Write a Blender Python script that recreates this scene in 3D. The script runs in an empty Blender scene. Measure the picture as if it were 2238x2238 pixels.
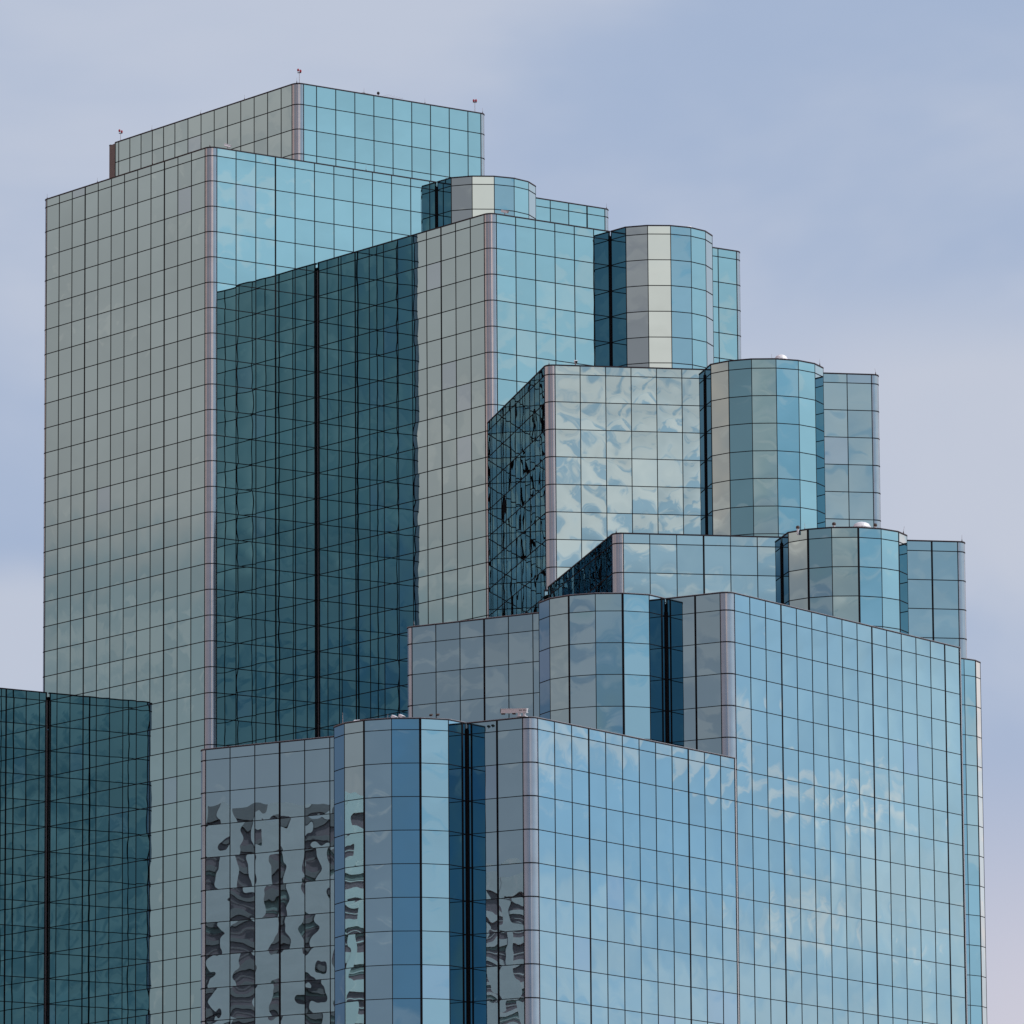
import bpy, bmesh, math, random
from mathutils import Vector, Matrix
from mathutils.bvhtree import BVHTree
random.seed(7)
R = math.radians
sc = bpy.context.scene
C = sc.collection

# ------------------------------------------------------------------ camera
FPX, PITCH, ROLL = 14695.67, 0.17157181, -0.00697724
cam_d = bpy.data.cameras.new('camera')
cam = bpy.data.objects.new('camera', cam_d)
C.objects.link(cam)
cam_d.sensor_width = 36
cam_d.lens = FPX * 36 / 2238
cam_d.clip_start = 1
cam_d.clip_end = 30000
cam.matrix_world = Matrix.Rotation(math.pi / 2 + PITCH, 4, 'X') @ Matrix.Rotation(ROLL, 4, 'Z')
sc.camera = cam
sc.view_settings.view_transform = 'Standard'
sc.view_settings.look = 'None'
sc.view_settings.exposure = 0
sc.view_settings.gamma = 1

TINT = (0.17, 0.32, 0.38)          # reflectance of the coated glass
SUN_AZ, SUN_EL = 100.0, 52.0

def lin(c):
    c = c / 255
    return c / 12.92 if c <= .04045 else ((c + .055) / 1.055) ** 2.4

# ------------------------------------------------------------------ sky
world = bpy.data.worlds.new("World")
sc.world = world
world.use_nodes = True
wt = world.node_tree
for n in list(wt.nodes):
    wt.nodes.remove(n)

class NB:
    """small node-building helper"""
    def __init__(s, tree): s.t = tree
    def new(s, kind, **kw):
        n = s.t.nodes.new(kind)
        for k, v in kw.items(): setattr(n, k, v)
        return n
    def put(s, sock, v):
        if isinstance(v, bpy.types.NodeSocket): s.t.links.new(v, sock)
        elif v is not None: sock.default_value = v
    def m(s, op, a, b=None, c=None, clamp=False):
        n = s.new('ShaderNodeMath', operation=op, use_clamp=clamp)
        for i, v in enumerate((a, b, c)): s.put(n.inputs[i], v)
        return n.outputs[0]
    def vm(s, op, a, b=None, scale=None):
        n = s.new('ShaderNodeVectorMath', operation=op)
        s.put(n.inputs[0], a)
        if b is not None: s.put(n.inputs[1], b)
        if scale is not None: s.put(n.inputs['Scale'], scale)
        return n.outputs['Value'] if op in ('DOT_PRODUCT', 'LENGTH') else n.outputs[0]
    def sep(s, v):
        n = s.new('ShaderNodeSeparateXYZ'); s.put(n.inputs[0], v); return n.outputs
    def comb(s, x, y, z):
        n = s.new('ShaderNodeCombineXYZ')
        for i, v in enumerate((x, y, z)): s.put(n.inputs[i], v)
        return n.outputs[0]
    def noise(s, vec, scale, detail=4, rough=.5, dist=0, dim='3D'):
        n = s.new('ShaderNodeTexNoise', noise_dimensions=dim)
        s.put(n.inputs['Vector'], vec); n.inputs['Scale'].default_value = scale
        n.inputs['Detail'].default_value = detail; n.inputs['Roughness'].default_value = rough
        n.inputs['Distortion'].default_value = dist
        return n.outputs
    def mix(s, fac, a, b, blend='MIX'):
        n = s.new('ShaderNodeMix', data_type='RGBA', blend_type=blend)
        s.put(n.inputs[0], fac); s.put(n.inputs[6], a); s.put(n.inputs[7], b)
        return n.outputs[2]
    def smooth(s, v, lo, hi, a=0., b=1.):
        n = s.new('ShaderNodeMapRange', interpolation_type='SMOOTHSTEP')
        s.put(n.inputs[0], v); s.put(n.inputs[1], lo); s.put(n.inputs[2], hi); s.put(n.inputs[3], a); s.put(n.inputs[4], b)
        return n.outputs[0]

W = NB(wt)
co = W.new('ShaderNodeTexCoord').outputs['Generated']
dx, dy, dz = W.sep(co)[:3]
azr = W.m('ARCTAN2', dx, dy)                       # 0 straight ahead, positive to the right
azd = W.m('MULTIPLY', azr, 180 / math.pi)
eld = W.m('MULTIPLY', W.m('ARCSINE', dz), 180 / math.pi)

# sky by compass bearing: the colour as it shows in the glass (divided by the glass tint) or, with 'v', as seen directly
def ramp(stops, vec01):
    n = W.new('ShaderNodeValToRGB')
    cr = n.color_ramp
    cr.interpolation = 'LINEAR'
    while len(cr.elements) > 1: cr.elements.remove(cr.elements[-1])
    first = True
    for az, c, cl in stops:
        if len(c) == 4: rgb = [lin(v) for v in c[:3]]
        else: rgb = [lin(v) / t for v, t in zip(c, TINT)]
        pos = az / 360 + .5
        if first: e = cr.elements[0]; e.position = pos; first = False
        else: e = cr.elements.new(pos)
        e.color = [v / 4 for v in rgb] + [cl]
    W.put(n.inputs[0], vec01)
    return n.outputs
HIGH = [(-180, (95, 127, 147), .14), (-141, (116, 122, 128), .15), (-137, (85, 115, 128), .14),
        (-110, (99, 116, 129), .08), (-95, (158, 157, 149), .5), (-91.0, (150, 151, 146), .5), (-90.4, (114, 127, 134), .1), (-80, (130, 141, 143), .16), (-70, (128, 140, 142), .16),
        (-60, (152, 157, 150), .2), (-47, (150, 156, 150), .2), (-44.5, (62, 92, 118), .1), (-39, (62, 92, 118), .1), (-20, (176, 186, 214, 1), .0), (18, (180, 190, 216, 1), .0),
        (38, (126, 160, 178), .3), (64, (140, 180, 194), .95), (65.4, (112, 160, 189), .35), (83, (134, 180, 198), .3), (107, (130, 176, 194), .3),
        (120, (110, 160, 188), .2), (131, (104, 153, 178), .25), (138, (105, 153, 176), .2), (150, (112, 146, 166), .1), (155.3, (112, 146, 166), .1), (156.8, (124, 154, 170), 1.), (159, (128, 158, 175), 1.), (166, (160, 184, 190), .6),
        (171, (189, 195, 191), .4), (175, (189, 195, 191), .35), (178.9, (104, 132, 140), .22), (179.5, (96, 127, 147), .14)]
LOW = [(-180, (66, 108, 142), .16), (-178.9, (69, 104, 130), .16), (-150, (88, 112, 130), .3), (-138, (88, 114, 134), .22), (-125, (104, 118, 130), .3),
       (-112, (95, 113, 127), .12), (-95, (111, 125, 133), .12), (-86, (111, 125, 133), .12), (-80, (110, 130, 135), .14), (-70, (103, 124, 131), .14),
       (-60, (88, 114, 130), .2), (-45, (57, 86, 111), .1), (-39, (57, 86, 111), .1), (-20, (186, 190, 214, 1), .0), (18, (200, 200, 214, 1), .0),
       (38, (160, 186, 198), .6), (58, (138, 175, 190), .9), (63.6, (136, 174, 191), .9), (65.4, (113, 158, 187), .5), (72, (113, 157, 186), .5), (90, (132, 176, 196), .3), (107, (130, 176, 195), .2),
       (120, (116, 164, 190), .4), (134, (110, 157, 183), .22), (150, (112, 146, 166), .15), (155.3, (112, 146, 166), .1), (157, (116, 147, 165), .35), (166, (124, 154, 170), .25),
       (175, (93, 120, 129), .35), (178.2, (92, 121, 134), .3), (179.25, (86, 117, 136), .2), (179.6, (66, 108, 142), .16)]
u01 = W.m('ADD', W.m('DIVIDE', azd, 360.), .5)
hi = ramp(HIGH, u01); lo = ramp(LOW, u01)
# slow warp of the band heights so no straight layers show
dirv = W.comb(W.m('MULTIPLY', azd, .11), W.m('MULTIPLY', eld, .26), 3.7)
warp = W.noise(dirv, 1.0, 3, .5)[0]
elw = W.m('ADD', eld, W.m('MULTIPLY', W.m('SUBTRACT', warp, .5), 1.6))
bandf = W.smooth(elw, 8.8, 10.0)
base = W.mix(bandf, lo[0], hi[0])
cloudy = W.m('ADD', W.m('MULTIPLY', lo[1], W.m('SUBTRACT', 1., bandf)), W.m('MULTIPLY', hi[1], bandf))
base = W.vm('SCALE', base, scale=4.)
# cumulus puffs and soft streaks
cv = W.comb(W.m('MULTIPLY', azd, .6), W.m('MULTIPLY', eld, 1.0), 11.3)
cn = W.noise(cv, 1.25, 7, .55, .4)[0]
cbig = W.noise(cv, .33, 2, .5)[0]
puff = W.smooth(W.m('ADD', cn, W.m('MULTIPLY', W.m('SUBTRACT', cbig, .5), .9)), .51, .62)
soft = W.noise(W.comb(W.m('MULTIPLY', azd, .3), W.m('MULTIPLY', eld, .7), 1.9), .7, 4, .5, .6)[0]
softc = W.m('SUBTRACT', soft, .5)
cloudcol = W.vm('ADD', W.vm('SCALE', base, scale=.35), (2.1, 1.2, .93))
base = W.mix(W.m('MULTIPLY', W.m('MULTIPLY', puff, cloudy), .85, clamp=True), base, cloudcol)
# thin bright veils, thicker low down
veiln = W.noise(W.comb(W.m('MULTIPLY', azd, .42), W.m('MULTIPLY', eld, .75), 23.9), .8, 5, .52, .7)[0]
veil = W.m('MULTIPLY', W.smooth(veiln, .44, .66), W.smooth(W.m('ADD', eld, W.m('MULTIPLY', W.m('SUBTRACT', warp, .5), 3.)), 6.9, 8.1, .75, .18))
base = W.mix(W.m('MULTIPLY', veil, W.smooth(cloudy, .15, .5)), base, W.vm('ADD', W.vm('SCALE', base, scale=.45), (1.22, .88, .79)))
base = W.vm('SCALE', base, scale=W.m('ADD', 1., W.m('MULTIPLY', softc, W.m('ADD', .24, W.m('MULTIPLY', cloudy, .5)))))
# the quiet lavender sky straight ahead: broad pale and darker banks
ahead = W.smooth(W.m('ABSOLUTE', azd), 12., 24., 1., 0.)
bank = W.noise(W.comb(W.m('MULTIPLY', azd, .14), W.m('MULTIPLY', eld, .21), 6.1), 1.0, 5, .5, .3)[0]
bankf = W.smooth(bank, .38, .62)
bcol = W.mix(bankf, (.372, .463, .640, 1), (.510, .565, .688, 1))
elb = W.m('ADD', eld, W.m('MULTIPLY', W.m('SUBTRACT', bank, .5), 4.))
midbank = W.m('MULTIPLY', W.m('MULTIPLY', W.smooth(elb, 8.4, 9.6), W.smooth(elb, 10.9, 11.7, 1., 0.)), W.smooth(azd, 1.2, 3.6))
bcol = W.mix(W.m('MULTIPLY', midbank, .75), bcol, (.565, .60, .695, 1))
leftbank = W.m('MULTIPLY', W.m('MULTIPLY', W.smooth(elb, 6.6, 7.6), W.smooth(elb, 8.4, 9.3, 1., 0.)), W.smooth(azd, -4.0, -2.6, 1., 0.))
bcol = W.mix(W.m('MULTIPLY', leftbank, .7), bcol, (.575, .61, .70, 1))
lowpale = W.smooth(eld, 5.2, 8.4, 1., 0.)
side = W.smooth(azd, 1.0, 4.5)
bcol = W.mix(W.m('MULTIPLY', W.m('MULTIPLY', lowpale, side), .8), bcol, (.66, .63, .70, 1))
base = W.mix(ahead, base, bcol)
# clear Nishita sky above the cloud bank
skyn = W.new('ShaderNodeTexSky', sky_type='NISHITA')
skyn.sun_disc = False
skyn.sun_elevation = R(SUN_EL)
skyn.sun_rotation = R(SUN_AZ)
nish = W.vm('SCALE', skyn.outputs[0], scale=.10)
fin = W.mix(W.smooth(eld, 17., 40.), base, nish)
bg = W.new('ShaderNodeBackground')
W.put(bg.inputs[0], fin); bg.inputs[1].default_value = 1.0
wo = W.new('ShaderNodeOutputWorld')
wt.links.new(bg.outputs[0], wo.inputs[0])

sun_d = bpy.data.lights.new('sun', 'SUN')
sun_d.energy = 3.0; sun_d.angle = R(.55); sun_d.color = (1, .965, .92)
sun = bpy.data.objects.new('sun', sun_d)
C.objects.link(sun)
sd = Vector((math.sin(R(SUN_AZ)) * math.cos(R(SUN_EL)), math.cos(R(SUN_AZ)) * math.cos(R(SUN_EL)), math.sin(R(SUN_EL))))
sun.rotation_euler = sd.to_track_quat('Z', 'Y').to_euler()
sun.location = (60, 300, 400)

# ------------------------------------------------------------------ materials
def mat(name):
    m = bpy.data.materials.new(name); m.use_nodes = True
    t = m.node_tree
    for n in list(t.nodes): t.nodes.remove(n)
    b = NB(t); out = b.new('ShaderNodeOutputMaterial')
    return m, b, out
def plain(name, col, rough=.6, metal=0., var=.12, scale=3., spec=.5):
    m, b, out = mat(name)
    p = b.new('ShaderNodeBsdfPrincipled')
    co = b.new('ShaderNodeTexCoord').outputs['Object']
    n = b.noise(co, scale, 5, .6)[0]
    k = b.m('ADD', 1., b.m('MULTIPLY', b.m('SUBTRACT', n, .5), var * 2))
    b.put(p.inputs['Base Color'], b.vm('SCALE', (col[0], col[1], col[2]), scale=k))
    p.inputs['Specular IOR Level'].default_value = spec
    b.put(p.inputs['Roughness'], b.m('ADD', rough, b.m('MULTIPLY', b.m('SUBTRACT', n, .5), .15)))
    p.inputs['Metallic'].default_value = metal
    b.t.links.new(p.outputs[0], out.inputs[0])
    return m

def glass_material(name, pillow, ripple, tilt):
    m, b, out = mat(name)
    uv = b.new('ShaderNodeUVMap', uv_map='UVMap').outputs[0]
    uvs = b.sep(uv)
    fu, fv = b.m('FRACT', uvs[0]), b.m('FRACT', uvs[1])
    cell = b.comb(b.m('FLOOR', uvs[0]), b.m('FLOOR', uvs[1]), 0.)
    wn = b.new('ShaderNodeTexWhiteNoise', noise_dimensions='3D'); b.put(wn.inputs[0], cell)
    r1, r2, r3 = b.sep(wn.outputs['Color'])[:3]
    wn2 = b.new('ShaderNodeTexWhiteNoise', noise_dimensions='3D'); b.put(wn2.inputs[0], b.vm('ADD', cell, (41.3, 7.7, 3.1)))
    q1, q2, q3 = b.sep(wn2.outputs['Color'])[:3]
    cu, cv = b.m('SUBTRACT', fu, .5), b.m('SUBTRACT', fv, .5)
    # a pane held at its edges bows in or out
    su = b.m('MULTIPLY', cu, b.m('SUBTRACT', 1., b.m('MULTIPLY', b.m('MULTIPLY', cv, cv), 3.2)))
    sv = b.m('MULTIPLY', cv, b.m('SUBTRACT', 1., b.m('MULTIPLY', b.m('MULTIPLY', cu, cu), 3.2)))
    amp = b.m('MULTIPLY', b.m('ADD', -.25, b.m('MULTIPLY', r1, 1.5)), pillow)
    nv = b.comb(fu, b.m('MULTIPLY', fv, 1.0), b.m('MULTIPLY', q1, 57.))
    no = b.sep(b.noise(nv, 1.35, 1, .4, .2)[1])
    at = b.m('ADD', b.m('MULTIPLY', amp, su), b.m('ADD', b.m('MULTIPLY', b.m('SUBTRACT', no[0], .5), ripple), b.m('MULTIPLY', b.m('SUBTRACT', r2, .5), tilt)))
    az = b.m('ADD', b.m('MULTIPLY', amp, sv), b.m('ADD', b.m('MULTIPLY', b.m('SUBTRACT', no[1], .5), ripple), b.m('MULTIPLY', b.m('SUBTRACT', r3, .5), tilt)))
    N = b.new('ShaderNodeNewGeometry').outputs['Normal']
    T = b.vm('NORMALIZE', b.vm('CROSS_PRODUCT', N, (0, 0, 1)))
    n2 = b.vm('ADD', b.vm('ADD', N, b.vm('SCALE', T, scale=at)), b.comb(0., 0., az))
    n2 = b.vm('NORMALIZE', n2)
    g = b.new('ShaderNodeBsdfGlossy'); g.distribution = 'GGX'
    k = b.m('ADD', .95, b.m('MULTIPLY', q2, .10))
    # faint dirt film, and a few panes from another glass batch
    film = b.noise(b.new('ShaderNodeNewGeometry').outputs['Position'], .35, 5, .6)[0]
    k = b.m('MULTIPLY', k, b.m('ADD', .965, b.m('MULTIPLY', film, .07)))
    col = b.vm('SCALE', TINT, scale=k)
    odd = b.m('GREATER_THAN', q3, .982)
    col = b.mix(b.m('MULTIPLY', odd, .3), col, (TINT[0] * 1.0, TINT[1] * .9, TINT[2] * 1.12, 1))
    # towards grazing the plain front surface adds its own untinted reflection
    cosi = b.m('ABSOLUTE', b.vm('DOT_PRODUCT', N, b.new('ShaderNodeNewGeometry').outputs['Incoming']))
    fr = b.m('POWER', b.m('SUBTRACT', 1., cosi, clamp=True), 5.)
    col = b.mix(b.m('MULTIPLY', fr, .92), col, (1, 1, 1, 1))
    b.put(g.inputs['Color'], col); g.inputs['Roughness'].default_value = 0.0
    b.put(g.inputs['Normal'], n2)
    b.t.links.new(g.outputs[0], out.inputs[0])
    return m
GLASS = glass_material('mirror_glass', .010, .0055, .0024)
GLASS_BENT = glass_material('mirror_glass_bent', .010, .0075, .002)
GLASS_ROUGH = glass_material('mirror_glass_wavy', .018, .012, .002)

def column_material():
    m, b, out = mat('brushed_aluminium')
    geo = b.new('ShaderNodeNewGeometry')
    N = geo.outputs['Normal']
    # vertical rolling marks: the normal wanders a little round the column
    px_, py_, pz_ = b.sep(geo.outputs['Position'])[:3]
    nv = b.comb(px_, py_, b.m('MULTIPLY', pz_, .004))
    n1 = b.noise(nv, 3.2, 4, .65)[0]
    T = b.vm('NORMALIZE', b.vm('CROSS_PRODUCT', N, (0, 0, 1)))
    n2 = b.vm('NORMALIZE', b.vm('ADD', N, b.vm('SCALE', T, scale=b.m('MULTIPLY', b.m('SUBTRACT', n1, .5), .38))))
    g = b.new('ShaderNodeBsdfGlossy'); g.distribution = 'GGX'
    g.inputs['Roughness'].default_value = .10
    grime = b.noise(geo.outputs['Position'], .8, 5, .6)[0]
    b.put(g.inputs['Color'], b.vm('SCALE', (.215, .295, .35), scale=b.m('ADD', .82, b.m('MULTIPLY', grime, .36))))
    b.put(g.inputs['Normal'], n2)
    d = b.new('ShaderNodeBsdfDiffuse'); d.inputs[0].default_value = (.29, .30, .33, 1)
    mx = b.new('ShaderNodeMixShader'); mx.inputs[0].default_value = .2
    b.t.links.new(g.outputs[0], mx.inputs[1]); b.t.links.new(d.outputs[0], mx.inputs[2])
    b.t.links.new(mx.outputs[0], out.inputs[0])
    return m
COLUMN = column_material()
MULL = plain('dark_gasket', (.006, .0055, .008), .8, 0., .1, spec=.12)
COPE = plain('dark_coping', (.022, .018, .024), .6, 0., .1, spec=.2)
FLASH = plain('pale_flashing', (.26, .29, .33), .6, 0., .1)
ROOFM = plain('roof_gravel', (.30, .29, .27), .9, 0., .3, .8)
POSTM = plain('joint_metal', (.085, .072, .078), .4, .3, .2)
DARKP = plain('dark_metal_panel', (.022, .02, .026), .45, .2, .15)
STRIP = plain('joint_aluminium', (.30, .33, .36), .5, .2, .1)
WHITE = plain('white_enamel', (.70, .73, .77), .4, 0., .08)
STEEL = plain('galvanised_steel', (.33, .33, .36), .45, .6, .15)
PINKW = plain('weathered_white_paint', (.58, .60, .64), .6, 0., .15)
REDL = plain('red_lamp_glass', (.30, .012, .03), .5, 0., .1)
BROWN = plain('rusty_cap', (.06, .04, .035), .8, 0., .2)
BLACK = plain('black_plastic', (.012, .012, .014), .4, 0., .1)
CONC = plain('pale_concrete', (.74, .56, .55), .85, 0., .15, .5)
CONC2 = plain('white_stucco', (.86, .76, .72), .85, 0., .1, .5)
WIN = plain('dark_window', (.27, .16, .175), .25, 0., .1)
GREYSP = plain('grey_spandrel', (.28, .20, .20), .7, 0., .15)
BLIND = plain('window_blind', (.34, .33, .31), .7, 0., .2)
GROUNDM = plain('city_ground', (.10, .105, .09), .9, 0., .4, .02)

# ------------------------------------------------------------------ object helpers
def link(name, me, mats, parent=None):
    o = bpy.data.objects.new(name, me)
    for m in (mats if isinstance(mats, (list, tuple)) else [mats]): me.materials.append(m)
    C.objects.link(o)
    if parent: o.parent = parent
    return o
def thing(name, label, cat, group=None, loc=(0, 0, 0)):
    o = bpy.data.objects.new(name, None); C.objects.link(o)
    o.location = loc; o.empty_display_size = 1
    o['label'] = label; o['category'] = cat
    if group: o['group'] = group
    return o

class MB:
    """collects faces; build() links them as ONE mesh object (world coordinates minus an origin)"""
    def __init__(s): s.v = []; s.f = []; s.mi = []; s.uv = []; s.sm = []
    def poly(s, pts, mi=0, uv=None, smooth=False):
        i = len(s.v); s.v += [tuple(p) for p in pts]; s.f.append(tuple(range(i, i + len(pts)))); s.mi.append(mi)
        s.uv.append(uv or [(0, 0)] * len(pts)); s.sm.append(smooth)
    def hexa(s, a, b, mi=0):
        """a, b: two matching quads (front, back)"""
        s.poly(a, mi); s.poly(b[::-1], mi)
        for i in range(4):
            j = (i + 1) % 4
            s.poly([a[j], a[i], b[i], b[j]], mi)
    def box(s, c, ux, uy, uz, mi=0):
        c, ux, uy, uz = map(Vector, (c, ux, uy, uz))
        q = lambda k: [c + ux * sx + uy * sy + uz * k for sx, sy in ((-1, -1), (1, -1), (1, 1), (-1, 1))]
        s.hexa(q(1), q(-1), mi)
    def abox(s, x0, y0, z0, x1, y1, z1, mi=0):
        s.box(((x0 + x1) / 2, (y0 + y1) / 2, (z0 + z1) / 2), ((x1 - x0) / 2, 0, 0), (0, (y1 - y0) / 2, 0), (0, 0, (z1 - z0) / 2), mi)
    def tube(s, p0, p1, r0, r1=None, n=10, mi=0):
        p0, p1 = Vector(p0), Vector(p1); r1 = r0 if r1 is None else r1
        d = (p1 - p0).normalized(); a = d.orthogonal().normalized(); b = d.cross(a)
        A = [p0 + (a * math.cos(2 * math.pi * i / n) + b * math.sin(2 * math.pi * i / n)) * r0 for i in range(n)]
        B = [p1 + (a * math.cos(2 * math.pi * i / n) + b * math.sin(2 * math.pi * i / n)) * r1 for i in range(n)]
        for i in range(n):
            j = (i + 1) % n; s.poly([A[i], A[j], B[j], B[i]], mi, smooth=True)
        s.poly(A[::-1], mi); s.poly(B, mi)
    def lathe(s, c, prof, n=24, mi=0):
        c = Vector(c)
        rings = [[c + Vector((r * math.cos(2 * math.pi * i / n), r * math.sin(2 * math.pi * i / n), z)) for i in range(n)] for r, z in prof]
        for A, B in zip(rings, rings[1:]):
            for i in range(n):
                j = (i + 1) % n; s.poly([A[i], A[j], B[j], B[i]], mi, smooth=True)
        s.poly(rings[0][::-1], mi); s.poly(rings[-1], mi)
    def build(s, name, mats, parent=None, weld=False):
        me = bpy.data.meshes.new(name)
        me.from_pydata(s.v, [], s.f)
        uvl = me.uv_layers.new(name='UVMap')
        flat = [c for f in s.uv for p in f for c in p]
        uvl.data.foreach_set('uv', flat)
        me.polygons.foreach_set('material_index', s.mi)
        me.polygons.foreach_set('use_smooth', s.sm)
        me.validate()
        if weld:
            bm = bmesh.new(); bm.from_mesh(me); bmesh.ops.remove_doubles(bm, verts=bm.verts, dist=1e-4); bm.to_mesh(me); bm.free()
        o = link(name, me, mats)
        if parent:
            o.parent = parent
            o.matrix_parent_inverse = Matrix.Translation(-parent.location) if parent.parent is None else Matrix()
        return o

def unit(a): return Vector((math.sin(R(a)), math.cos(R(a))))
GROUND_Z = -1.7
RAD = .943
MOD = 2.7991

# ------------------------------------------------------------------ ground
g = MB()
ring = 96
for k in range(ring):
    a0, a1 = 2 * math.pi * k / ring, 2 * math.pi * (k + 1) / ring
    g.poly([(0, 300, GROUND_Z), (9000 * math.cos(a0), 300 + 9000 * math.sin(a0), GROUND_Z), (9000 * math.cos(a1), 300 + 9000 * math.sin(a1), GROUND_Z)])
go = g.build('ground', GROUNDM, weld=True)
go['kind'] = 'structure'

# ------------------------------------------------------------------ curtain walls
PANES = []          # every pane of every tower: dict(tower, holder, poly, uv, glass)
class Holder:
    """one part (or a tower body) that gathers mullions, copings and panes"""
    def __init__(s, tower, key):
        s.flash = 0; s.tower = tower; s.key = key; s.grid = MB(); s.cope = MB()

def wall(h, P0, P1, lines, thick, z0, zrow, ztop, glass=0, rows_visible=True, cope=True, edges=(True, True), wide=.18):
    """vertical wall from plan point P0 to P1 (outside is on the left-hand side when looking from P0 to P1 with z up: n = rot(d,-90))"""
    P0, P1 = Vector(P0), Vector(P1)
    dist = h.tower.K.y
    thin, hgt = (.066, .062) if dist < 640 else ((.082, .08) if dist < 720 else (.092, .088))
    L = (P1 - P0).length; d = (P1 - P0) / L
    n = Vector((d.y, -d.x))                       # outward
    D3, N3, Z3 = Vector((d.x, d.y, 0)), Vector((n.x, n.y, 0)), Vector((0, 0, 1))
    A = Vector((P0.x, P0.y, 0))
    xs = [0.] + [x for x in lines if .02 < x < L - .02] + [L]
    zs = [ztop]
    z = zrow
    while z > z0 + .3: zs.append(z); z -= 3.0
    zs.append(z0)
    for i in range(len(xs) - 1):
        for j in range(len(zs) - 1):
            a, b_, t, u = xs[i], xs[i + 1], zs[j], zs[j + 1]
            q = [A + D3 * a + Z3 * u, A + D3 * b_ + Z3 * u, A + D3 * b_ + Z3 * t, A + D3 * a + Z3 * t]
            ru, rv = random.randrange(600), random.randrange(600)
            fr = min(1., (t - u) / 3.0)
            uv = [(ru + .001, rv + .001), (ru + .999, rv + .001), (ru + .999, rv + .999 * fr), (ru + .001, rv + .999 * fr)]
            PANES.append(dict(tower=h.tower, holder=h, poly=q, uv=uv, glass=glass, n=N3))
    # verticals
    for k, x in enumerate(xs):
        if k == 0 and not edges[0]: continue
        if k == len(xs) - 1 and not edges[1]: continue
        w = wide if (x in thick or any(abs(x - y) < .02 for y in thick)) else thin
        x_ = min(max(x, w / 2), L - w / 2)
        h.grid.box(A + D3 * x_ + N3 * .004 + Z3 * ((ztop + z0) / 2), D3 * (w / 2), N3 * .026, Z3 * ((ztop - z0) / 2))
    for z in zs[1:-1]:
        h.grid.box(A + D3 * (L / 2) + N3 * .004 + Z3 * z, D3 * (L / 2 - .002), N3 * .030, Z3 * (hgt / 2))
    if cope:
        h.cope.box(A + D3 * (L / 2) + N3 * -.10 + Z3 * (ztop + .045), D3 * (L / 2 + .02), N3 * .16, Z3 * .05)
        h.cope.box(A + D3 * (L / 2) + N3 * -.12 + Z3 * (ztop + .12), D3 * (L / 2 + .02), N3 * .15, Z3 * .022, 1 if h.tower is not None and h.tower.pale_cap else 0)

def lines_from(first, L, m=MOD, start=0.):
    xs = []; x = start + first
    while x < L: xs.append(x); x += m
    return xs

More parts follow.
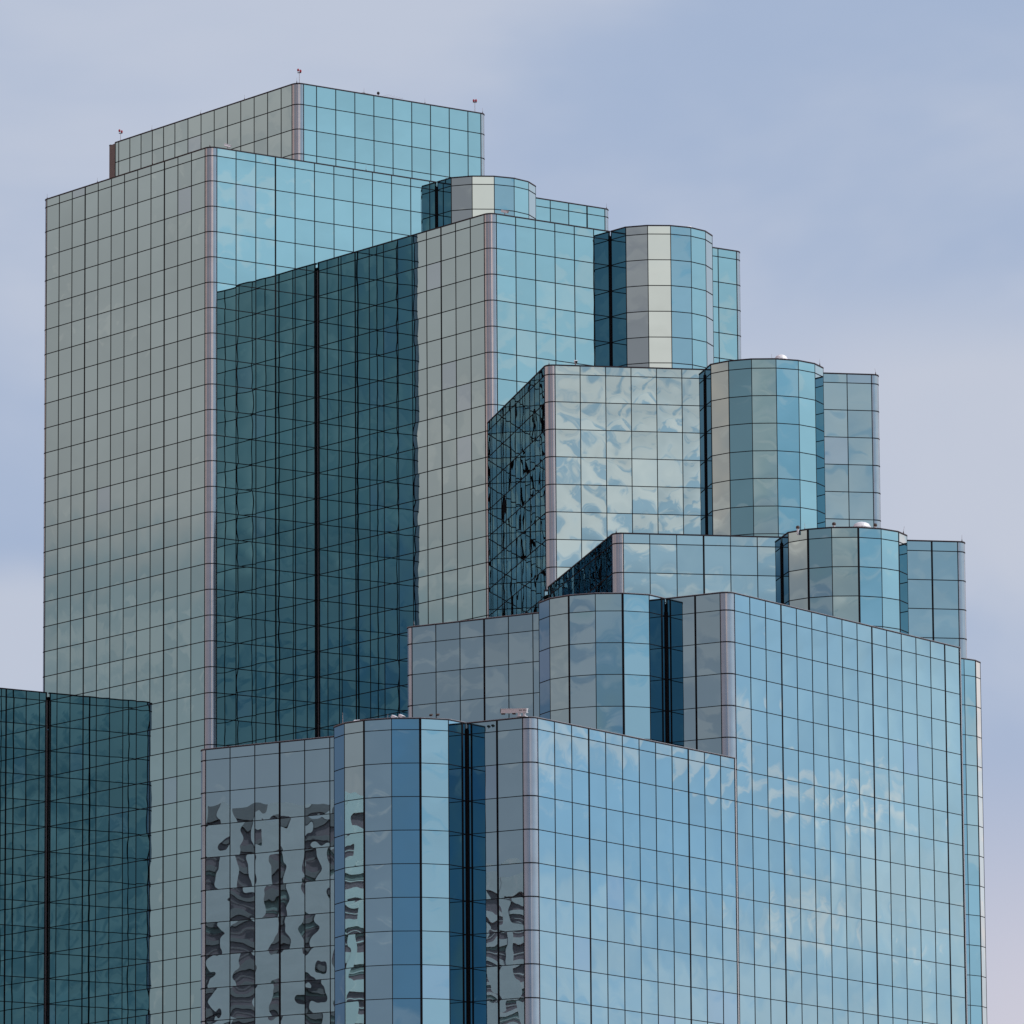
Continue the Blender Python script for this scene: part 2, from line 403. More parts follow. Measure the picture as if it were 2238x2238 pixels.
class Tower:
    def __init__(s, name, K, zrow, ang, par, label, cat='tower', group='stepped mirror glass towers'):
        s.K, s.zrow, s.ang, s.ztop = Vector(K), zrow, ang, zrow + par
        s.dR, s.dL = unit(ang), unit(ang - 90)
        s.obj = thing(name, label, cat, group, (K[0], K[1], GROUND_Z)) if label else None
        s.body = Holder(s, 'body'); s.holders = [s.body]; s.cols = []
        s.roofs = []; s.extra = []; s.pale_cap = K[1] < 640
    def P(s, a, b): return s.K + s.dR * a + s.dL * b
    def P3(s, a, b, z): p = s.P(a, b); return Vector((p.x, p.y, z))
    def corner(s, a, b, sa, sb, z0=GROUND_Z, ztop=None, zrow=None):
        """rounded metal corner whose sharp corner would be (a,b) and whose body lies towards (sa,sb)"""
        ztop = ztop or s.ztop; zrow = zrow or s.zrow
        m = MB(); n = 12
        c = s.P(a + sa * RAD, b + sb * RAD)
        pts = []
        for k in range(n + 1):
            t = math.pi / 2 * k / n
            pts.append(c - s.dR * sa * RAD * math.cos(t) - s.dL * sb * RAD * math.sin(t))
        # make sure faces point outward
        cr = (pts[1] - pts[0]).x * (pts[0] - c).y - (pts[1] - pts[0]).y * (pts[0] - c).x
        if cr > 0: pts = pts[::-1]
        def shell(ro, za, zb, mi, cap=False):
            Q = [c + (p - c) * (1 + ro / RAD) for p in pts]
            for p, q in zip(Q, Q[1:]):
                m.poly([(p.x, p.y, za), (q.x, q.y, za), (q.x, q.y, zb), (p.x, p.y, zb)], mi, smooth=True)
            if cap:
                I = [c + (p - c) * (1 - .25 / RAD) for p in pts]
                for k in range(n):
                    m.poly([(Q[k].x, Q[k].y, zb), (Q[k + 1].x, Q[k + 1].y, zb), (I[k + 1].x, I[k + 1].y, zb), (I[k].x, I[k].y, zb)], mi)
                    m.poly([(Q[k + 1].x, Q[k + 1].y, za), (Q[k].x, Q[k].y, za), (I[k].x, I[k].y, za), (I[k + 1].x, I[k + 1].y, za)], mi)
        shell(0, z0, ztop, 0)
        z = zrow
        while z > z0 + 1:
            shell(.034, z - .05, z + .05, 1, True); z -= 3.0
        shell(.06, ztop - .005, ztop + .095, 2, True)
        shell(.03, ztop + .098, ztop + .142, 3 if s.pale_cap else 2, True)
        s.cols.append(m)
    def bay(s, s0, wallK, out, d, thick=(), key='bay', side_line=False, flip=False):
        """half-round bay of flat facets; s0 along d from K, protruding along out"""
        h = Holder(s, key); s.holders.append(h)
        pp, w = 2.8725, 2.6263
        P = [s.K + d * s0]; P.append(P[-1] + out * pp)
        for k in (56.25, 33.75, 11.25, -11.25, -33.75, -56.25):
            P.append(P[-1] + (d * math.cos(R(k)) + out * math.sin(R(k))) * w)
        P.append(P[-1] - out * pp)
        seg = list(zip(P, P[1:]))
        for i, (a, b) in enumerate(seg):
            # keep a slot next to the joint post
            th = []
            if i in thick: th.append(0.)
            ln = []
            L = (b - a).length
            if i in (0, 7) and side_line: ln = [.75 if i == 0 else L - .75]; th += ln
            A, B = (a, b)
            if flip:
                A, B = b, a; ln = [L - x for x in ln]; th = [L - x for x in th]
            if i == 0:
                if flip: B = B + (A - B).normalized() * .2
                else: A = A + (B - A).normalized() * .2
                ln = [x - (0 if flip else .2) for x in ln]; th = [x - (0 if flip else .2) for x in th]
            wall(h, A, B, ln, th, GROUND_Z, s.zrow, s.ztop, edges=(True, False) if not flip else (False, True), wide=.22)
        s.bayP = P
        top = [Vector((p.x, p.y, s.ztop - .35)) for p in P]
        rm = MB(); rm.poly(top if not flip else top[::-1]); h.roof = rm
        # joint post in the inner corner
        c = P[0]
        for sx, sgn in ((0, -1), (7, 1)):
            q = P[0] if sx == 0 else P[-1]
            s.body.grid.box(Vector((q.x, q.y, (s.zrow + GROUND_Z) / 2 + .2)) + Vector((out.x, out.y, 0)) * .07 + Vector((d.x, d.y, 0)) * sgn * .07,
                            Vector((d.x, d.y, 0)) * .075, Vector((out.x, out.y, 0)) * .075, (0, 0, (s.zrow + .4 - GROUND_Z) / 2), 0)
        return h
    def roof(s, pts, z=None):
        m = MB(); z = s.ztop - .35 if z is None else z
        m.poly([(s.P(a, b).x, s.P(a, b).y, z) for a, b in pts]); s.roofs.append(m)

TOWERS = []
ROW_A = 174.342
# ---- tallest tower with its penthouse
GRP = 'stepped mirror glass towers'
tA = Tower('glass_tower', (-34.778, 761.935), ROW_A, 52.8642, .93, 'tallest mirror glass tower, on the left, with a set back penthouse block on its roof')
LA, DA = 59.05, 35.5
def gridR(t, s_end, first, thick_i=(), s_from=RAD):
    ln = [RAD + first + MOD * k - s_from for k in range(0, 40)]
    return ln, [RAD + first + MOD * (i - 1) - s_from for i in thick_i]
def face_R(t, s0, s1, first, thick_i=(), glass=0, lines=None, edges=(True, True)):
    """face on the t=0 plane from s0 to s1, outside towards -dL"""
    ln, th = gridR(t, s1, first, thick_i, s0)
    if lines is not None: ln, th = lines
    wall(t.body, t.P(s0, 0), t.P(s1, 0), ln, th, GROUND_Z, t.zrow, t.ztop, glass, edges=edges)
def face_L(t, b0, b1, first, thick_i=(), glass=0, lines=None, edges=(True, True)):
    """face on the s=0 plane between t=b0 (near) and b1 (far), outside towards -dR; wall runs from far to near"""
    ln, th = gridR(t, b1, first, thick_i, b0)
    if lines is not None: ln, th = lines
    L = b1 - b0
    ln = sorted(L - x for x in ln if 0 < x < L); th = [L - x for x in th]
    wall(t.body, t.P(0, b1), t.P(0, b0), ln, th, GROUND_Z, t.zrow, t.ztop, glass, edges=edges[::-1])
def backs(t, pts):
    for a, b in zip(pts, pts[1:]):
        p, q = t.P(*a), t.P(*b)
        wall(t.body, p, q, lines_from(MOD, (q - p).length), [], GROUND_Z, t.zrow, t.ztop)

BW = 12.438      # width of a bay
face_R(tA, RAD, 32.69, 2.75, (3,))
far = [(49.73 + MOD * k) - (32.69 + BW) for k in range(-2, 4)]
face_R(tA, 32.69 + BW, LA - RAD, 0, lines=([x for x in far], [49.73 + 2 * MOD - 32.69 - BW]))
face_L(tA, RAD, DA - RAD, 2.84, (3, 9))
tA.corner(0, 0, 1, 1); tA.corner(LA, 0, -1, 1); tA.corner(0, DA, 1, -1)
tA.bay(32.69, None, -tA.dL, tA.dR)
backs(tA, [(LA, RAD), (LA, 46), (12, 46), (12, DA), (RAD, DA)])
tA.roof([(.3, .3), (LA - .3, .3), (LA - .3, 45.7), (12.3, 45.7), (12.3, DA - .3), (.3, DA - .3)])
TOWERS.append(tA)

# penthouse block (a part of the tallest tower)
tT = Tower(None, (-25.136, 775.904), 183.691, 52.8642, 2.46, None)
tT.obj = tA.obj
hT = Holder(tA, 'penthouse'); tT.body = hT; tT.holders = [hT]
zb = tA.ztop - .3
def pent(P0, P1, ln, th, glass=0, edges=(True, True)): wall(hT, P0, P1, ln, th, zb, tT.zrow, tT.ztop, glass, edges=edges)
LT, DT = 28.2, 38.65
pent(tT.P(RAD, 0), tT.P(LT - RAD, 0), [1.93 + MOD * k for k in range(10)], [])
lnT = [2.27 + MOD * k for k in range(9)]
base_t = lnT[-1]
lnT += [base_t + 2.45 * k for k in range(1, 6)]
Lt = DT - RAD
pent(tT.P(0, DT), tT.P(0, RAD), sorted(Lt - x for x in lnT if x < Lt), [Lt - lnT[-2]] if False else [2.52])
Q = tT.P(0, DT); Q2 = Q + unit(-27) * 1.75
tT.chamf = (Q, Q2)
pent(tT.P(LT, RAD), tT.P(LT, DT), lines_from(MOD, DT - RAD), [])
pent(tT.P(LT, DT), Q2, lines_from(MOD, (Q2 - tT.P(LT, DT)).length), [])
tT.corner(0, 0, 1, 1, z0=zb); tT.corner(LT, 0, -1, 1, z0=zb)
tT.roof([(.3, .3), (LT - .3, .3), (LT - .3, DT - .3), (.3, DT - .3)])
ch = MB()
dch = (Q2 - Q).normalized(); nch = Vector((-dch.y, dch.x))
ch.box(Vector(((Q.x + Q2.x) / 2, (Q.y + Q2.y) / 2, (zb + tT.ztop) / 2)) - Vector((nch.x, nch.y, 0)) * .1, Vector((dch.x, dch.y, 0)) * .875, Vector((nch.x, nch.y, 0)) * .1, (0, 0, (tT.ztop - zb) / 2))
for k in range(6):
    zz = zb + 1.1 + k * 1.15
    ch.box(Vector(((Q.x + Q2.x) / 2, (Q.y + Q2.y) / 2, zz)) + Vector((nch.x, nch.y, 0)) * .02, Vector((dch.x, dch.y, 0)) * .8, Vector((nch.x, nch.y, 0)) * .03, (0, 0, .03))

# ---- second tower
tB = Tower('glass_tower', (-2.334, 744.253), 162.352, 52.8642, .93, 'second tallest glass tower, its dark teal left half mirroring the tallest tower', 'tower', GRP)
WB = 36.95
face_R(tB, RAD, 17.30, 2.79)
farB = [33.2 + MOD * k - (17.30 + BW) for k in (-1, 0, 1)]
face_R(tB, 17.30 + BW, WB - RAD, 0, lines=(farB, []))
face_L(tB, RAD, 33.45, 2.67, (3, 9))
tB.corner(0, 0, 1, 1); tB.corner(WB, 0, -1, 1)
tB.bay(17.30, None, -tB.dL, tB.dR)
backs(tB, [(WB, RAD), (WB, 33.4)])
tB.roof([(.3, .3), (WB - .3, .3), (WB - .3, 33.4), (.3, 33.4)])
TOWERS.append(tB)

# ---- third and fourth towers (the wing turned towards the viewer)
def wing_C(name, K, zrow, ang, par, label, thickR, far_thick, bay_thick, glassL, depthL, glassR=0):
    t = Tower(name, K, zrow, ang, par, label, 'tower', GRP)
    face_R(t, RAD, 17.47, 2.785, thickR, glass=glassR)
    farC = [33.24 + MOD * k - (17.47 + BW) for k in (-1, 0, 1)]
    face_R(t, 17.47 + BW, WB - RAD, 0, lines=(farC, [farC[1]] if far_thick else []))
    face_L(t, RAD, depthL, 2.785, (3, 9), glass=glassL)
    t.corner(0, 0, 1, 1); t.corner(WB, 0, -1, 1)
    t.bay(17.47, None, -t.dL, t.dR, thick=bay_thick)
    backs(t, [(WB, RAD), (WB, WB), (0, WB)])
    t.roof([(.3, .3), (WB - .3, .3), (WB - .3, WB - .3), (.3, WB - .3)])
    TOWERS.append(t); return t
tC = wing_C('glass_tower', (3.766, 709.531), 137.970, 79.1596, .94, 'third tallest glass tower, cloud mottled front, white dome vent on its round bay', (), False, (), 0, 34.3, 1)
tD = wing_C('glass_tower', (10.311, 672.865), 113.324, 79.1596, .96, 'glass tower whose round bay carries a wide white vent and three brown caps', (3,), True, (2, 4, 6), 1, 34.7)

# ---- the front wing
def wing_E(name, K, zrow, par, label, s_end, first, thickR, firstF, glassL):
    glassL = 2 if glassL else 0
    t = Tower(name, K, zrow, 33.6986, par, label, 'tower', GRP)
    face_R(t, RAD, s_end, first, thickR)
    s0 = 6.97
    face_L(t, RAD, s0, firstF, (1,), glass=glassL)
    lnL = [36.0 - MOD * k - (s0 + BW) for k in range(1, 7)]
    face_L(t, s0 + BW, WB - RAD, 0, lines=(lnL, [36.0 - MOD * 3 - s0 - BW]), glass=glassL)
    t.corner(0, 0, 1, 1); t.corner(0, WB, 1, -1)
    t.bay(s0, None, -t.dR, t.dL, thick=(2, 4, 6), side_line=True, flip=True)
    TOWERS.append(t); return t
tF = wing_E('glass_tower', (20.215, 620.591), 98.160, 1.6, 'broad glass tower of the front wing, on the right, stepping up behind the lowest tower', 43.05, 2.76, (3, 9, 14), 2.79, 0)
tE = wing_E('glass_tower', (1.619, 592.725), 83.185, .96, 'nearest glass tower, office windows mirrored in its left side, white davit beam on its corner', 34.17, 2.74, (3, 9), 2.78, 1)
backs(tF, [(43.2, 0.0), (43.2, WB), (RAD, WB)])
tF.roof([(.3, .3), (43, .3), (43, WB - .3), (.3, WB - .3)])
backs(tE, [(34.2, .5), (34.2, WB), (RAD, WB)])
tE.roof([(.3, .3), (34.1, .3), (34.1, WB - .3), (.3, WB - .3)])
# aluminium joint strip between the two front towers
st = MB()
st.box(tE.P3(34.30, .1, (tE.ztop + GROUND_Z) / 2), Vector((*tE.dR, 0)) * .11, Vector((*tE.dL, 0)) * .13, (0, 0, (tE.ztop - GROUND_Z) / 2))
tE.extra.append(('joint_strip', st, STRIP))
st = MB()
st.box(tF.P3(43.13, .1, (tF.ztop + GROUND_Z) / 2), Vector((*tF.dR, 0)) * .09, Vector((*tF.dL, 0)) * .13, (0, 0, (tF.ztop - GROUND_Z) / 2))
tF.extra.append(('edge_trim', st, FLASH))
# faceted bay behind the far end of the broad tower
hH = Holder(tF, 'end_bay'); tF.holders.append(hH)
V1 = Vector((44.96, 663.6)); V0 = V1 - unit(67.5) * 1.75; Vm = V0 - unit(90) * 1.75
V2 = V1 + unit(45) * 1.72; V3 = V2 + unit(22.5) * 1.6; V4 = V3 + unit(0) * 1.6; V5 = V4 + unit(-22.5) * 1.7; V6 = V5 + unit(-60) * 6
HP = [Vm, V0, V1, V2, V3, V4, V5, V6]
for i, (a, b) in enumerate(zip(HP, HP[1:])):
    wall(hH, a, b, [], [0.] if i == 3 else [], GROUND_Z, tF.zrow, tF.ztop, edges=(True, False), wide=.22)
rm = MB(); rm.poly([(p.x, p.y, tF.ztop - .35) for p in HP]); hH.roof = rm

# ---- low tower cut by the left edge of the picture
KG = tA.P(-15.19, 33.68)
tG = Tower('glass_tower', KG, ROW_A - 60, 52.8642, .9, 'low dark teal glass tower cut by the left edge, beside the foot of the tallest', 'tower', GRP)
face_R(tG, RAD, 15.0, 2.75, (3,))
face_L(tG, RAD, WB - RAD, 2.75, (3, 9))
tG.corner(0, 0, 1, 1); tG.corner(0, WB, 1, -1)
backs(tG, [(15.0, DA - 33.68), (15.0, WB), (RAD, WB)])
tG.roof([(.3, .3), (15.0, .3), (15.0, WB - .3), (.3, WB - .3)])
TOWERS.append(tG)
# dark joint posts in the inner corners (tall tower / its two neighbours)
def inner_post(t, p, zt, oR, oL):
    m = MB()
    m.box(Vector((p.x, p.y, (zt + GROUND_Z) / 2)), Vector((*tA.dR, 0)) * .075, Vector((*tA.dL, 0)) * .075, (0, 0, (zt - GROUND_Z) / 2))
    m.box(Vector((p.x, p.y, (zt + GROUND_Z) / 2)) + Vector((*tA.dR, 0)) * oR * .13 + Vector((*tA.dL, 0)) * oL * .13, Vector((*tA.dR, 0)) * .04, Vector((*tA.dL, 0)) * .04, (0, 0, (zt - GROUND_Z) / 2))
    t.extra.append(('joint_post', m, POSTM))
inner_post(tB, tB.P(0, 33.45) + tA.dR * .02 + tA.dL * .05, tB.zrow + .05, -1, -1)
inner_post(tG, tG.P(15.02, 0) + tA.dL * .02, tG.zrow + .05, -1, -1)

# ------------------------------------------------------------------ which panes show largest: those become windows of their own
polys = [p['poly'] for p in PANES]
vv = [v for q in polys for v in q]
tree = BVHTree.FromPolygons(vv, [tuple(range(4 * i, 4 * i + 4)) for i in range(len(polys))])
inv = cam.matrix_world.inverted()
def project(p):
    q = inv @ p
    return (1119 + FPX * q.x / -q.z, 1119 - FPX * q.y / -q.z)
def shown(i):
    p = PANES[i]; q = p['poly']
    if p['n'].dot(q[0]) >= 0: return 0
    pr = [project(v) for v in q]
    xs, ys = [a[0] for a in pr], [a[1] for a in pr]
    if max(xs) < 0 or min(xs) > 2238 or max(ys) < 0 or min(ys) > 2238: return 0
    area = abs(sum(pr[k][0] * pr[(k + 1) % 4][1] - pr[(k + 1) % 4][0] * pr[k][1] for k in range(4))) / 2
    c = sum(q, Vector()) / 4; hit = 0; tot = 0
    for a in (.2, .5, .8):
        for b in (.2, .5, .8):
            s = (q[0].lerp(q[1], a)).lerp(q[3].lerp(q[2], a), b); tot += 1
            x, y = project(s)
            if not (0 <= x <= 2238 and 0 <= y <= 2238): continue
            h = tree.ray_cast(Vector((0, 0, 0)), s.normalized(), s.length + 5)
            if h[0] is not None and (h[2] == i or h[3] > s.length - .05): hit += 1
    return area * hit / tot
for i, p in enumerate(PANES): p['area'] = shown(i)

GL = [GLASS, GLASS_ROUGH, GLASS_BENT]
for t in TOWERS:
    mine = [p for p in PANES if p['tower'] is t]
    mine.sort(key=lambda p: -p['area'])
    single = set(id(p) for p in mine[:100] if p['area'] > 8)
    hs = list(t.holders) + ([hT] if t is tA else [])
    names = {'body': 'mullion_grid', 'bay': 'round_bay', 'penthouse': 'penthouse', 'end_bay': 'end_bay'}
    for h in hs:
        part = h.grid.build(names[h.key], MULL, t.obj)
        holder_obj = t.obj if h.key == 'body' else part
        h.obj = holder_obj
        h.cope.build('coping', [COPE, FLASH], holder_obj)
        rest = MB()
        for p in mine:
            if p['holder'] is not h: continue
            if id(p) in single:
                m = MB(); m.poly(p['poly'], 0, p['uv']); m.build('window', GL[p['glass']], holder_obj)
            else: rest.poly(p['poly'], p['glass'], p['uv'])
        o = rest.build('window_field', GL, holder_obj)
        o['kind'] = 'stuff'
        if getattr(h, 'roof', None): h.roof.build('roof', ROOFM, holder_obj)
    for m in t.cols: m.build('corner_column', [COLUMN, MULL, COPE, FLASH], t.obj, weld=False)
    for m in t.roofs: m.build('roof', ROOFM, t.obj)
    for nm, m, mm in t.extra: m.build(nm, mm, t.obj)
for m in tT.cols: m.build('corner_column', [COLUMN, MULL, COPE, FLASH], hT.obj)
for m in tT.roofs: m.build('roof', ROOFM, hT.obj)
ch.build('louvre_panel', DARKP, hT.obj)

# ------------------------------------------------------------------ things on the roofs
def place(t, a, b, dz=.10): return t.P3(a, b, t.ztop + dz)
def local(o): return o
# red obstruction lights
def beacon(t, a, b, label, lamp_h=1.2, twin=True, zextra=.14):
    p = place(t, a, b, zextra)
    o = thing('obstruction_light', label, 'warning light', 'red warning lights on the penthouse roof', p)
    
    m = MB(); m.tube(p, p + Vector((0, 0, lamp_h)), .035, .03, 8); m.tube(p, p + Vector((0, 0, .06)), .12, .12, 10); m.build('pole', STEEL, o)
    top = p + Vector((0, 0, lamp_h))
    ax = Vector((1, 0, 0))
    m = MB(); m.box(top + Vector((0, 0, .04)), (.22, 0, 0), (0, .07, 0), (0, 0, .04)); m.build('bracket', BROWN, o)
    for sx in (-.14, .14):
        m = MB(); c = top + Vector((sx, 0, .08 + (.0 if twin else (.12 if sx < 0 else 0))))
        m.lathe(c, [(.075, 0), (.12, .05), (.13, .16), (.11, .27), (.05, .33)], 12); m.build('red_lamp', REDL, o)
beacon(tT, .5, 38.2, 'red warning light on a short pole at the left end of the penthouse roof', 1.05, False)
beacon(tT, .59, .3, 'dark red warning light on a pole above the rounded penthouse corner', 1.25, False)
beacon(tT, 26.64, .4, 'twin red warning light on a pole near the right end of the penthouse roof', 1.25, True)

# lightning rods
def rod(t, a, b, h, label, lean=(0, 0), z=.13, r=.022):
    p = place(t, a, b, z)
    o = thing('lightning_rod', label, 'lightning rod', 'lightning rods on the roof edges', p)
    
    m = MB(); m.lathe(p, [(.07, 0), (.07, .04), (.04, .07), (.035, .2)], 8); m.build('base', BROWN, o)
    m = MB(); m.tube(p + Vector((0, 0, .2)), p + Vector((lean[0], lean[1], h)), r, r * .5, 6); m.build('rod', STEEL, o)
rod(tA, .1, 34.6, .6, 'thin lightning rod at the far left end of the tallest tower roof edge')
rod(tA, .1, 23.73, .62, 'thin lightning rod on the tallest tower left edge, left of the penthouse')
rod(tA, .1, 11.99, .62, 'thin lightning rod on the tallest tower left edge, in front of the penthouse wall')
rod(tA, .2, .29, .62, 'thin lightning rod on the rounded corner of the tallest tower, beside the camera')
rod(tT, .1, 30.74, .65, 'thin lightning rod on the penthouse left edge, nearest the left red light')
rod(tT, .1, 20.27, .6, 'slightly leaning lightning rod midway along the penthouse left edge', (.1, 0))
rod(tT, .1, 10.98, .62, 'thin lightning rod on the penthouse left edge, nearest its rounded corner')
rod(tT, .15, .2, .62, 'thin lightning rod just left of the dark red corner light')
rod(tT, 9.89, .1, .7, 'thin lightning rod at the left end of the fallen aerials on the penthouse')
rod(tT, 18.92, .1, .62, 'thin lightning rod on the penthouse right edge, right of the aerials')
rod(tT, 27.57, .1, .68, 'thin lightning rod at the right end of the penthouse roof')
rod(tA, 22.43, .1, .66, 'thin lightning rod on the tallest tower right edge, below the penthouse wall')
rod(tA, 58.4, .1, .7, 'thin lightning rod at the far right end of the tallest tower roof')
rod(tA, 33.0, -1.5, .6, 'short lightning rod on the left side of the topmost round bay')
rod(tA, 40.6, -5.2, .75, 'leaning lightning rod on the right side of the topmost round bay', (-.14, 0))
rod(tC, 36.47, .1, .65, 'thin lightning rod at the right end of the cloud mottled tower roof', (-.08, 0))
rod(tC, .37, .2, .5, 'short lightning rod on the rounded corner of the cloud mottled tower')
rod(tC, 29.3, -3.9, .7, 'thin lightning rod right of the dome vent on the third bay')
rod(tC, 23.6, -5.6, .75, 'thin lightning rod just left of the dome vent on the third bay')
rod(tD, 36.47, .1, .7, 'thin lightning rod at the right end of the fourth tower roof')
rod(tD, .3, .2, .5, 'short lightning rod on the rounded corner of the fourth tower')
rod(tD, 29.3, -3.9, .7, 'leaning lightning rod at the right of the bay with brown caps', (.1, 0))
rod(tD, 18.9, -4.3, .7, 'dark lightning rod right of the leftmost brown cap')
rod(tF, .1, 35.8, .5, 'short lightning rod at the left end of the broad front tower roof')
rod(tE, -4.2, 17.6, 1.3, 'tall pale lightning rod on the left of the nearest round bay', r=.03)
rod(tE, -5.3, 11.9, .6, 'short pale lightning rod midway on the nearest round bay')

# white dome vents
def dome(t, a, b, r, label, z0=.0, hgt=.5):
    p = place(t, a, b, -.35)
    o = thing('roof_vent', label, 'vent', 'white dome vents on the round bays', p)
    
    m = MB(); m.lathe(p, [(r * .62, 0), (r * .62, .42 + z0)], 24); m.build('vent_neck', STEEL, o)
    m = MB(); c = p + Vector((0, 0, .36 + z0))
    m.lathe(c, [(r * .6, .04), (r * .97, .0), (r, .10), (r * .96, .2), (r * .8, .2 + hgt * .38), (r * .5, .2 + hgt * .62), (r * .2, .2 + hgt * .72), (.02, .2 + hgt * .74)], 28); m.build('vent_dome', WHITE, o)
    m = MB()
    m.box(c + Vector((0, -r * 1.0, .06)), (.02, 0, 0), (0, .02, 0), (0, 0, .12)); m.build('strap', STEEL, o)
dome(tB, 26.0, -3.6, .45, 'small white dome vent just showing over the second tower round bay', .72, .3)
dome(tC, 25.1, -3.6, .72, 'white dome vent on the round bay of the cloud mottled tower', .58, .62)
dome(tD, 24.97, -3.8, .94, 'wide white mushroom vent on the bay with brown caps', .50, .66)
# small brown vent caps
def cap(t, a, b, label, up=0.):
    p = place(t, a, b, -.35)
    o = thing('vent_pipe', label, 'vent pipe', 'brown capped vent pipes on the fourth tower bay', p)
    
    m = MB(); m.lathe(p, [(.12, 0), (.12, .62 + up)], 12); m.build('pipe', PINKW, o)
    m = MB(); m.lathe(p + Vector((0, 0, .6 + up)), [(.13, 0), (.2, .06), (.2, .2), (.14, .3), (.05, .33)], 12); m.build('cap', BROWN, o)
cap(tD, 18.2, -4.2, 'leftmost brown capped vent pipe, left of the dark lightning rod')
cap(tD, 21.8, -4.9, 'brown capped vent pipe between the lightning rod and the wide vent', .32)
cap(tD, 26.2, -4.5, 'brown capped vent pipe just right of the wide white vent', .38)
# surveillance cameras on the roof edges
def camera_unit(t, a, b, yaw, label, L=.62):
    p = place(t, a, b, .14)
    o = thing('security_camera', label, 'camera', 'white cameras on the roof edges', p)
    
    f = Vector((math.sin(R(yaw)), math.cos(R(yaw)), -.28)).normalized(); sd_ = f.cross(Vector((0, 0, 1))).normalized(); up = sd_.cross(f)
    m = MB(); m.tube(p, p + Vector((0, 0, .26)), .05, .05, 8); m.box(p + Vector((0, 0, .02)), (.12, 0, 0), (0, .12, 0), (0, 0, .02)); m.build('bracket', STEEL, o)
    c = p + Vector((0, 0, .40))
    m = MB(); m.box(c, f * (L / 2), sd_ * .14, up * .12); m.build('housing', WHITE, o)
    m = MB(); m.box(c + up * .14 + f * .06, f * (L / 2 + .06), sd_ * .17, up * .015); m.build('sunshield', WHITE, o)
    m = MB(); m.box(c + f * (L / 2 + .012), f * .014, sd_ * .115, up * .095); m.build('lens', BLACK, o)
camera_unit(tA, 2.6, .2, 80, 'white camera on the tallest tower roof edge, in front of the penthouse', .75)
camera_unit(tB, 2.34, .2, 110, 'white camera with dark lens on the second tower edge near its rounded corner', .8)
camera_unit(tC, 3.31, .2, 172, 'cream camera facing outwards on the cloud mottled tower edge', .6)

# window-cleaning davit on the corner of the nearest tower
p = place(tE, .55, .9, .14)
o = thing('window_cleaning_davit', 'white steel davit beam reaching out from the nearest tower corner', 'davit', None, p)

# beam ends taken along the left face
B0 = tE.P3(-.15, .35, tE.ztop + .62); B1 = tE.P3(.2, 3.35, tE.ztop + .87)
dv = (B1 - B0).normalized(); sv_ = dv.cross(Vector((0, 0, 1))).normalized(); uv_ = sv_.cross(dv)
m = MB(); mid = (B0 + B1) / 2; Lb = (B1 - B0).length
m.box(mid + uv_ * .17, dv * (Lb / 2), sv_ * .13, uv_ * .03); m.box(mid - uv_ * .17, dv * (Lb / 2), sv_ * .13, uv_ * .03); m.box(mid, dv * (Lb / 2), sv_ * .05, uv_ * .14)
m.box(mid + sv_ * -.09, dv * (Lb / 2), sv_ * .02, uv_ * .14)
m.build('beam', PINKW, o)
m = MB()
for k in (.35, .95):
    q = B0 + dv * k; foot = Vector((q.x, q.y, tE.ztop + .14))
    m.box((q + foot) / 2, dv * .09, sv_ * .10, (0, 0, (q.z - foot.z) / 2 - .05))
q = B0 + dv * .65; m.box(Vector((q.x, q.y, tE.ztop + .17)), dv * .55, sv_ * .18, (0, 0, .025))
m.build('stand', PINKW, o)
for k in (.18, .34, .62, .78):
    m = MB(); q = B0 + dv * k - sv_ * .115 + uv_ * .03
    for s_ in (-1, 1): m.tube(q - sv_ * -.0, q - sv_ * .02, .05, .05, 8)
    m.build('bolt', BLACK, o)
for k in (Lb - .1, Lb - .32, Lb - 1.4, Lb - 1.56):
    m = MB(); q = B0 + dv * k - uv_ * .26; m.tube(q - sv_ * .09, q + sv_ * .09, .07, .07, 12); m.build('roller', BROWN, o)
m = MB(); m.box(B1 + dv * .02, dv * .02, sv_ * .14, uv_ * .2); m.build('end_plate', BLACK, o)

# fallen television aerials on the penthouse
def aerial(a0, b0, a1, b1, n, lean, label):
    p0 = place(tT, a0, b0, .35); p1 = place(tT, a1, b1, .28)
    o = thing('roof_aerial', label, 'aerial', 'television aerials on the penthouse roof', p0)
    
    m = MB(); m.tube(p0, p1, .03, .03, 6)
    m.tube(p0 - Vector((0, 0, .3)), p0, .03, .03, 6); m.build('boom', STEEL, o)
    for k in range(n):
        m = MB(); q = p0.lerp(p1, (k + .5) / n); v = Vector(lean) * (1 - .5 * k / n); m.tube(q - v * .3, q + v, .013, .013, 5); m.build('element', STEEL, o)
aerial(9.9, .5, 13.0, .7, 9, (.12, .3, .05), 'television aerial lying along the penthouse edge, left of the dark ball lamp')
aerial(12.7, .9, 15.6, .6, 6, (1.0, .5, .38), 'television aerial with long raised elements, right of the dark ball lamp')
p = place(tT, 12.36, .6, .12)
o = thing('ball_lamp', 'dark ball on a short stem between the two aerials on the penthouse', 'roof lamp', None, p)

m = MB(); m.tube(p, p + Vector((0, 0, .35)), .04, .04, 8); m.build('stem', STEEL, o)
m = MB(); m.lathe(p + Vector((0, 0, .3)), [(.04, 0), (.14, .06), (.18, .18), (.15, .32), (.06, .38)], 12); m.build('ball', BLACK, o)

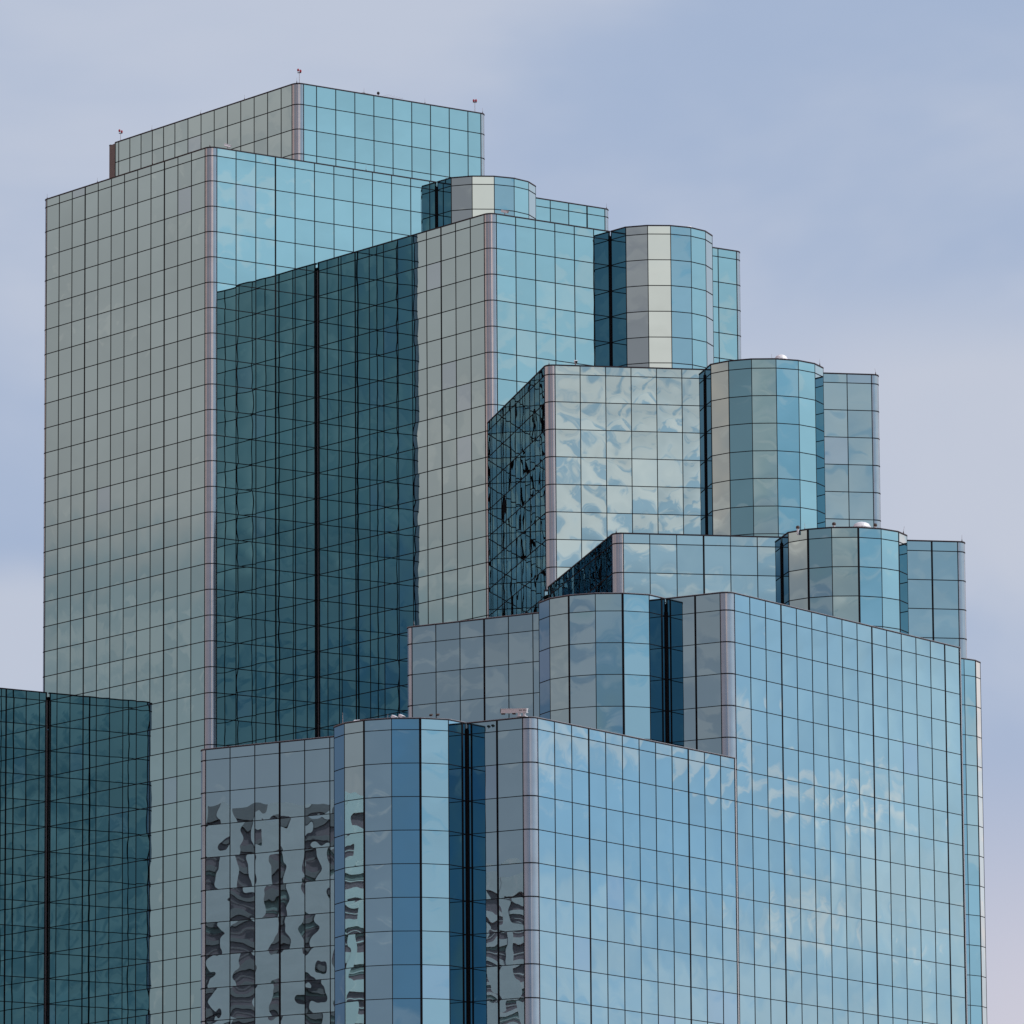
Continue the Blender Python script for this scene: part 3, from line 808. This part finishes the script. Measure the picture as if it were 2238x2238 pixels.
# small floodlights lying on the nearest bay
def flood(a, b, yaw, label, mm, sz=.2):
    p = place(tE, a, b, .14)
    o = thing('roof_floodlight', label, 'floodlight', 'small floodlights on the nearest round bay', p)
    
    f = Vector((math.sin(R(yaw)), math.cos(R(yaw)), -.5)).normalized(); s_ = f.cross(Vector((0, 0, 1))).normalized(); up = s_.cross(f)
    m = MB(); m.tube(p, p + Vector((0, 0, .12)), .04, .04, 8); m.build('bracket', STEEL, o)
    m = MB(); c = p + Vector((0, 0, .2)); m.box(c, f * sz * .9, s_ * sz, up * sz * .5); m.build('housing', mm, o)
    m = MB(); m.box(c + f * (sz * .9 + .01), f * .01, s_ * sz * .8, up * sz * .38); m.build('lens', BLACK, o)
flood(-5.4, 11.1, 120, 'white floodlight on the nearest bay, left one of the white pair', WHITE, .24)
flood(-5.4, 10.3, 120, 'white floodlight on the nearest bay, right one of the white pair', WHITE, .24)
flood(-4.9, 15.6, 200, 'low pinkish floodlight on the left part of the nearest bay', PINKW, .26)
flood(-4.6, 7.7, 200, 'small dark floodlight on the right of the nearest bay, left of two', BROWN, .13)
flood(-4.4, 7.1, 200, 'small dark floodlight on the right of the nearest bay, nearer the corner', BROWN, .13)

# ------------------------------------------------------------------ buildings across the street, seen mirrored in the nearest tower
def office(name, label, c, yaw, w, dep, ztop, pier, gap, floor, wall_m, cat='office block', sill=.9, spandrel_m=None):
    o = thing(name, label, cat, None, (c[0], c[1], GROUND_Z))
    
    f = unit(yaw); s_ = unit(yaw + 90)
    F3, S3, Z3 = Vector((*f, 0)), Vector((*s_, 0)), Vector((0, 0, 1))
    c3 = Vector((c[0], c[1], 0))
    m = MB(); m.box(c3 - F3 * dep / 2 + Z3 * ((ztop - 1 + GROUND_Z) / 2), S3 * (w / 2), F3 * (dep / 2 - .4), Z3 * ((ztop - 1 - GROUND_Z) / 2)); m.build('core', WIN, o)
    m = MB(); x = -w / 2
    while x < w / 2 + .01:
        m.box(c3 + S3 * x + Z3 * ((ztop + GROUND_Z) / 2), S3 * (pier / 2), F3 * .5, Z3 * ((ztop - GROUND_Z) / 2)); x += pier + gap
    m.build('pier', wall_m, o)
    m = MB(); z = ztop - 5.2
    m.box(c3 - F3 * .1 + Z3 * (ztop - 1.2), S3 * (w / 2 + .4), F3 * .45, Z3 * 1.2)
    while z > 20:
        m.box(c3 - F3 * .12 + Z3 * z, S3 * (w / 2), F3 * .3, Z3 * (sill / 2))
        m.box(c3 - F3 * .2 + Z3 * (z - floor * .5), S3 * (w / 2), F3 * .03, Z3 * .07); z -= floor
    m.build('spandrel', spandrel_m or wall_m, o)
    m = MB(); z = ztop - 5.2
    rr = random.Random(5)
    while z > 40:
        x = -w / 2
        while x < w / 2 - gap:
            if rr.random() < .45:
                hh = rr.choice((.5, .9, 1.4)); m.box(c3 + S3 * (x + pier / 2 + gap / 2) - F3 * .32 + Z3 * (z - sill / 2 - hh / 2), S3 * (gap / 2), F3 * .03, Z3 * (hh / 2))
            x += pier + gap
        z -= floor
    m.build('blind', BLIND, o)
    m = MB(); m.box(c3 - F3 * dep / 2 + Z3 * (ztop - .3), S3 * (w / 2 - .3), F3 * (dep / 2 - .3), Z3 * .3); m.build('roof', ROOFM, o)
office('office_block', 'pale concrete office block with wide piers, mirrored in the nearest tower left wall', (-260, 523), 68.5, 48, 25, 111, 2.4, 1.9, 3.1, CONC, spandrel_m=GREYSP)
office('office_block', 'lower concrete office wing with dark windows, mirrored in the flat beside the nearest bay', (-236, 484), 68.5, 30, 25, 101, 1.2, 2.6, 3.0, CONC)
office('white_block', 'white walled block with dark window bands, mirrored in one pane strip of the nearest bay', (-214, 603), 90, 24, 20, 104, 1.0, 2.7, 3.6, CONC2, sill=1.5)
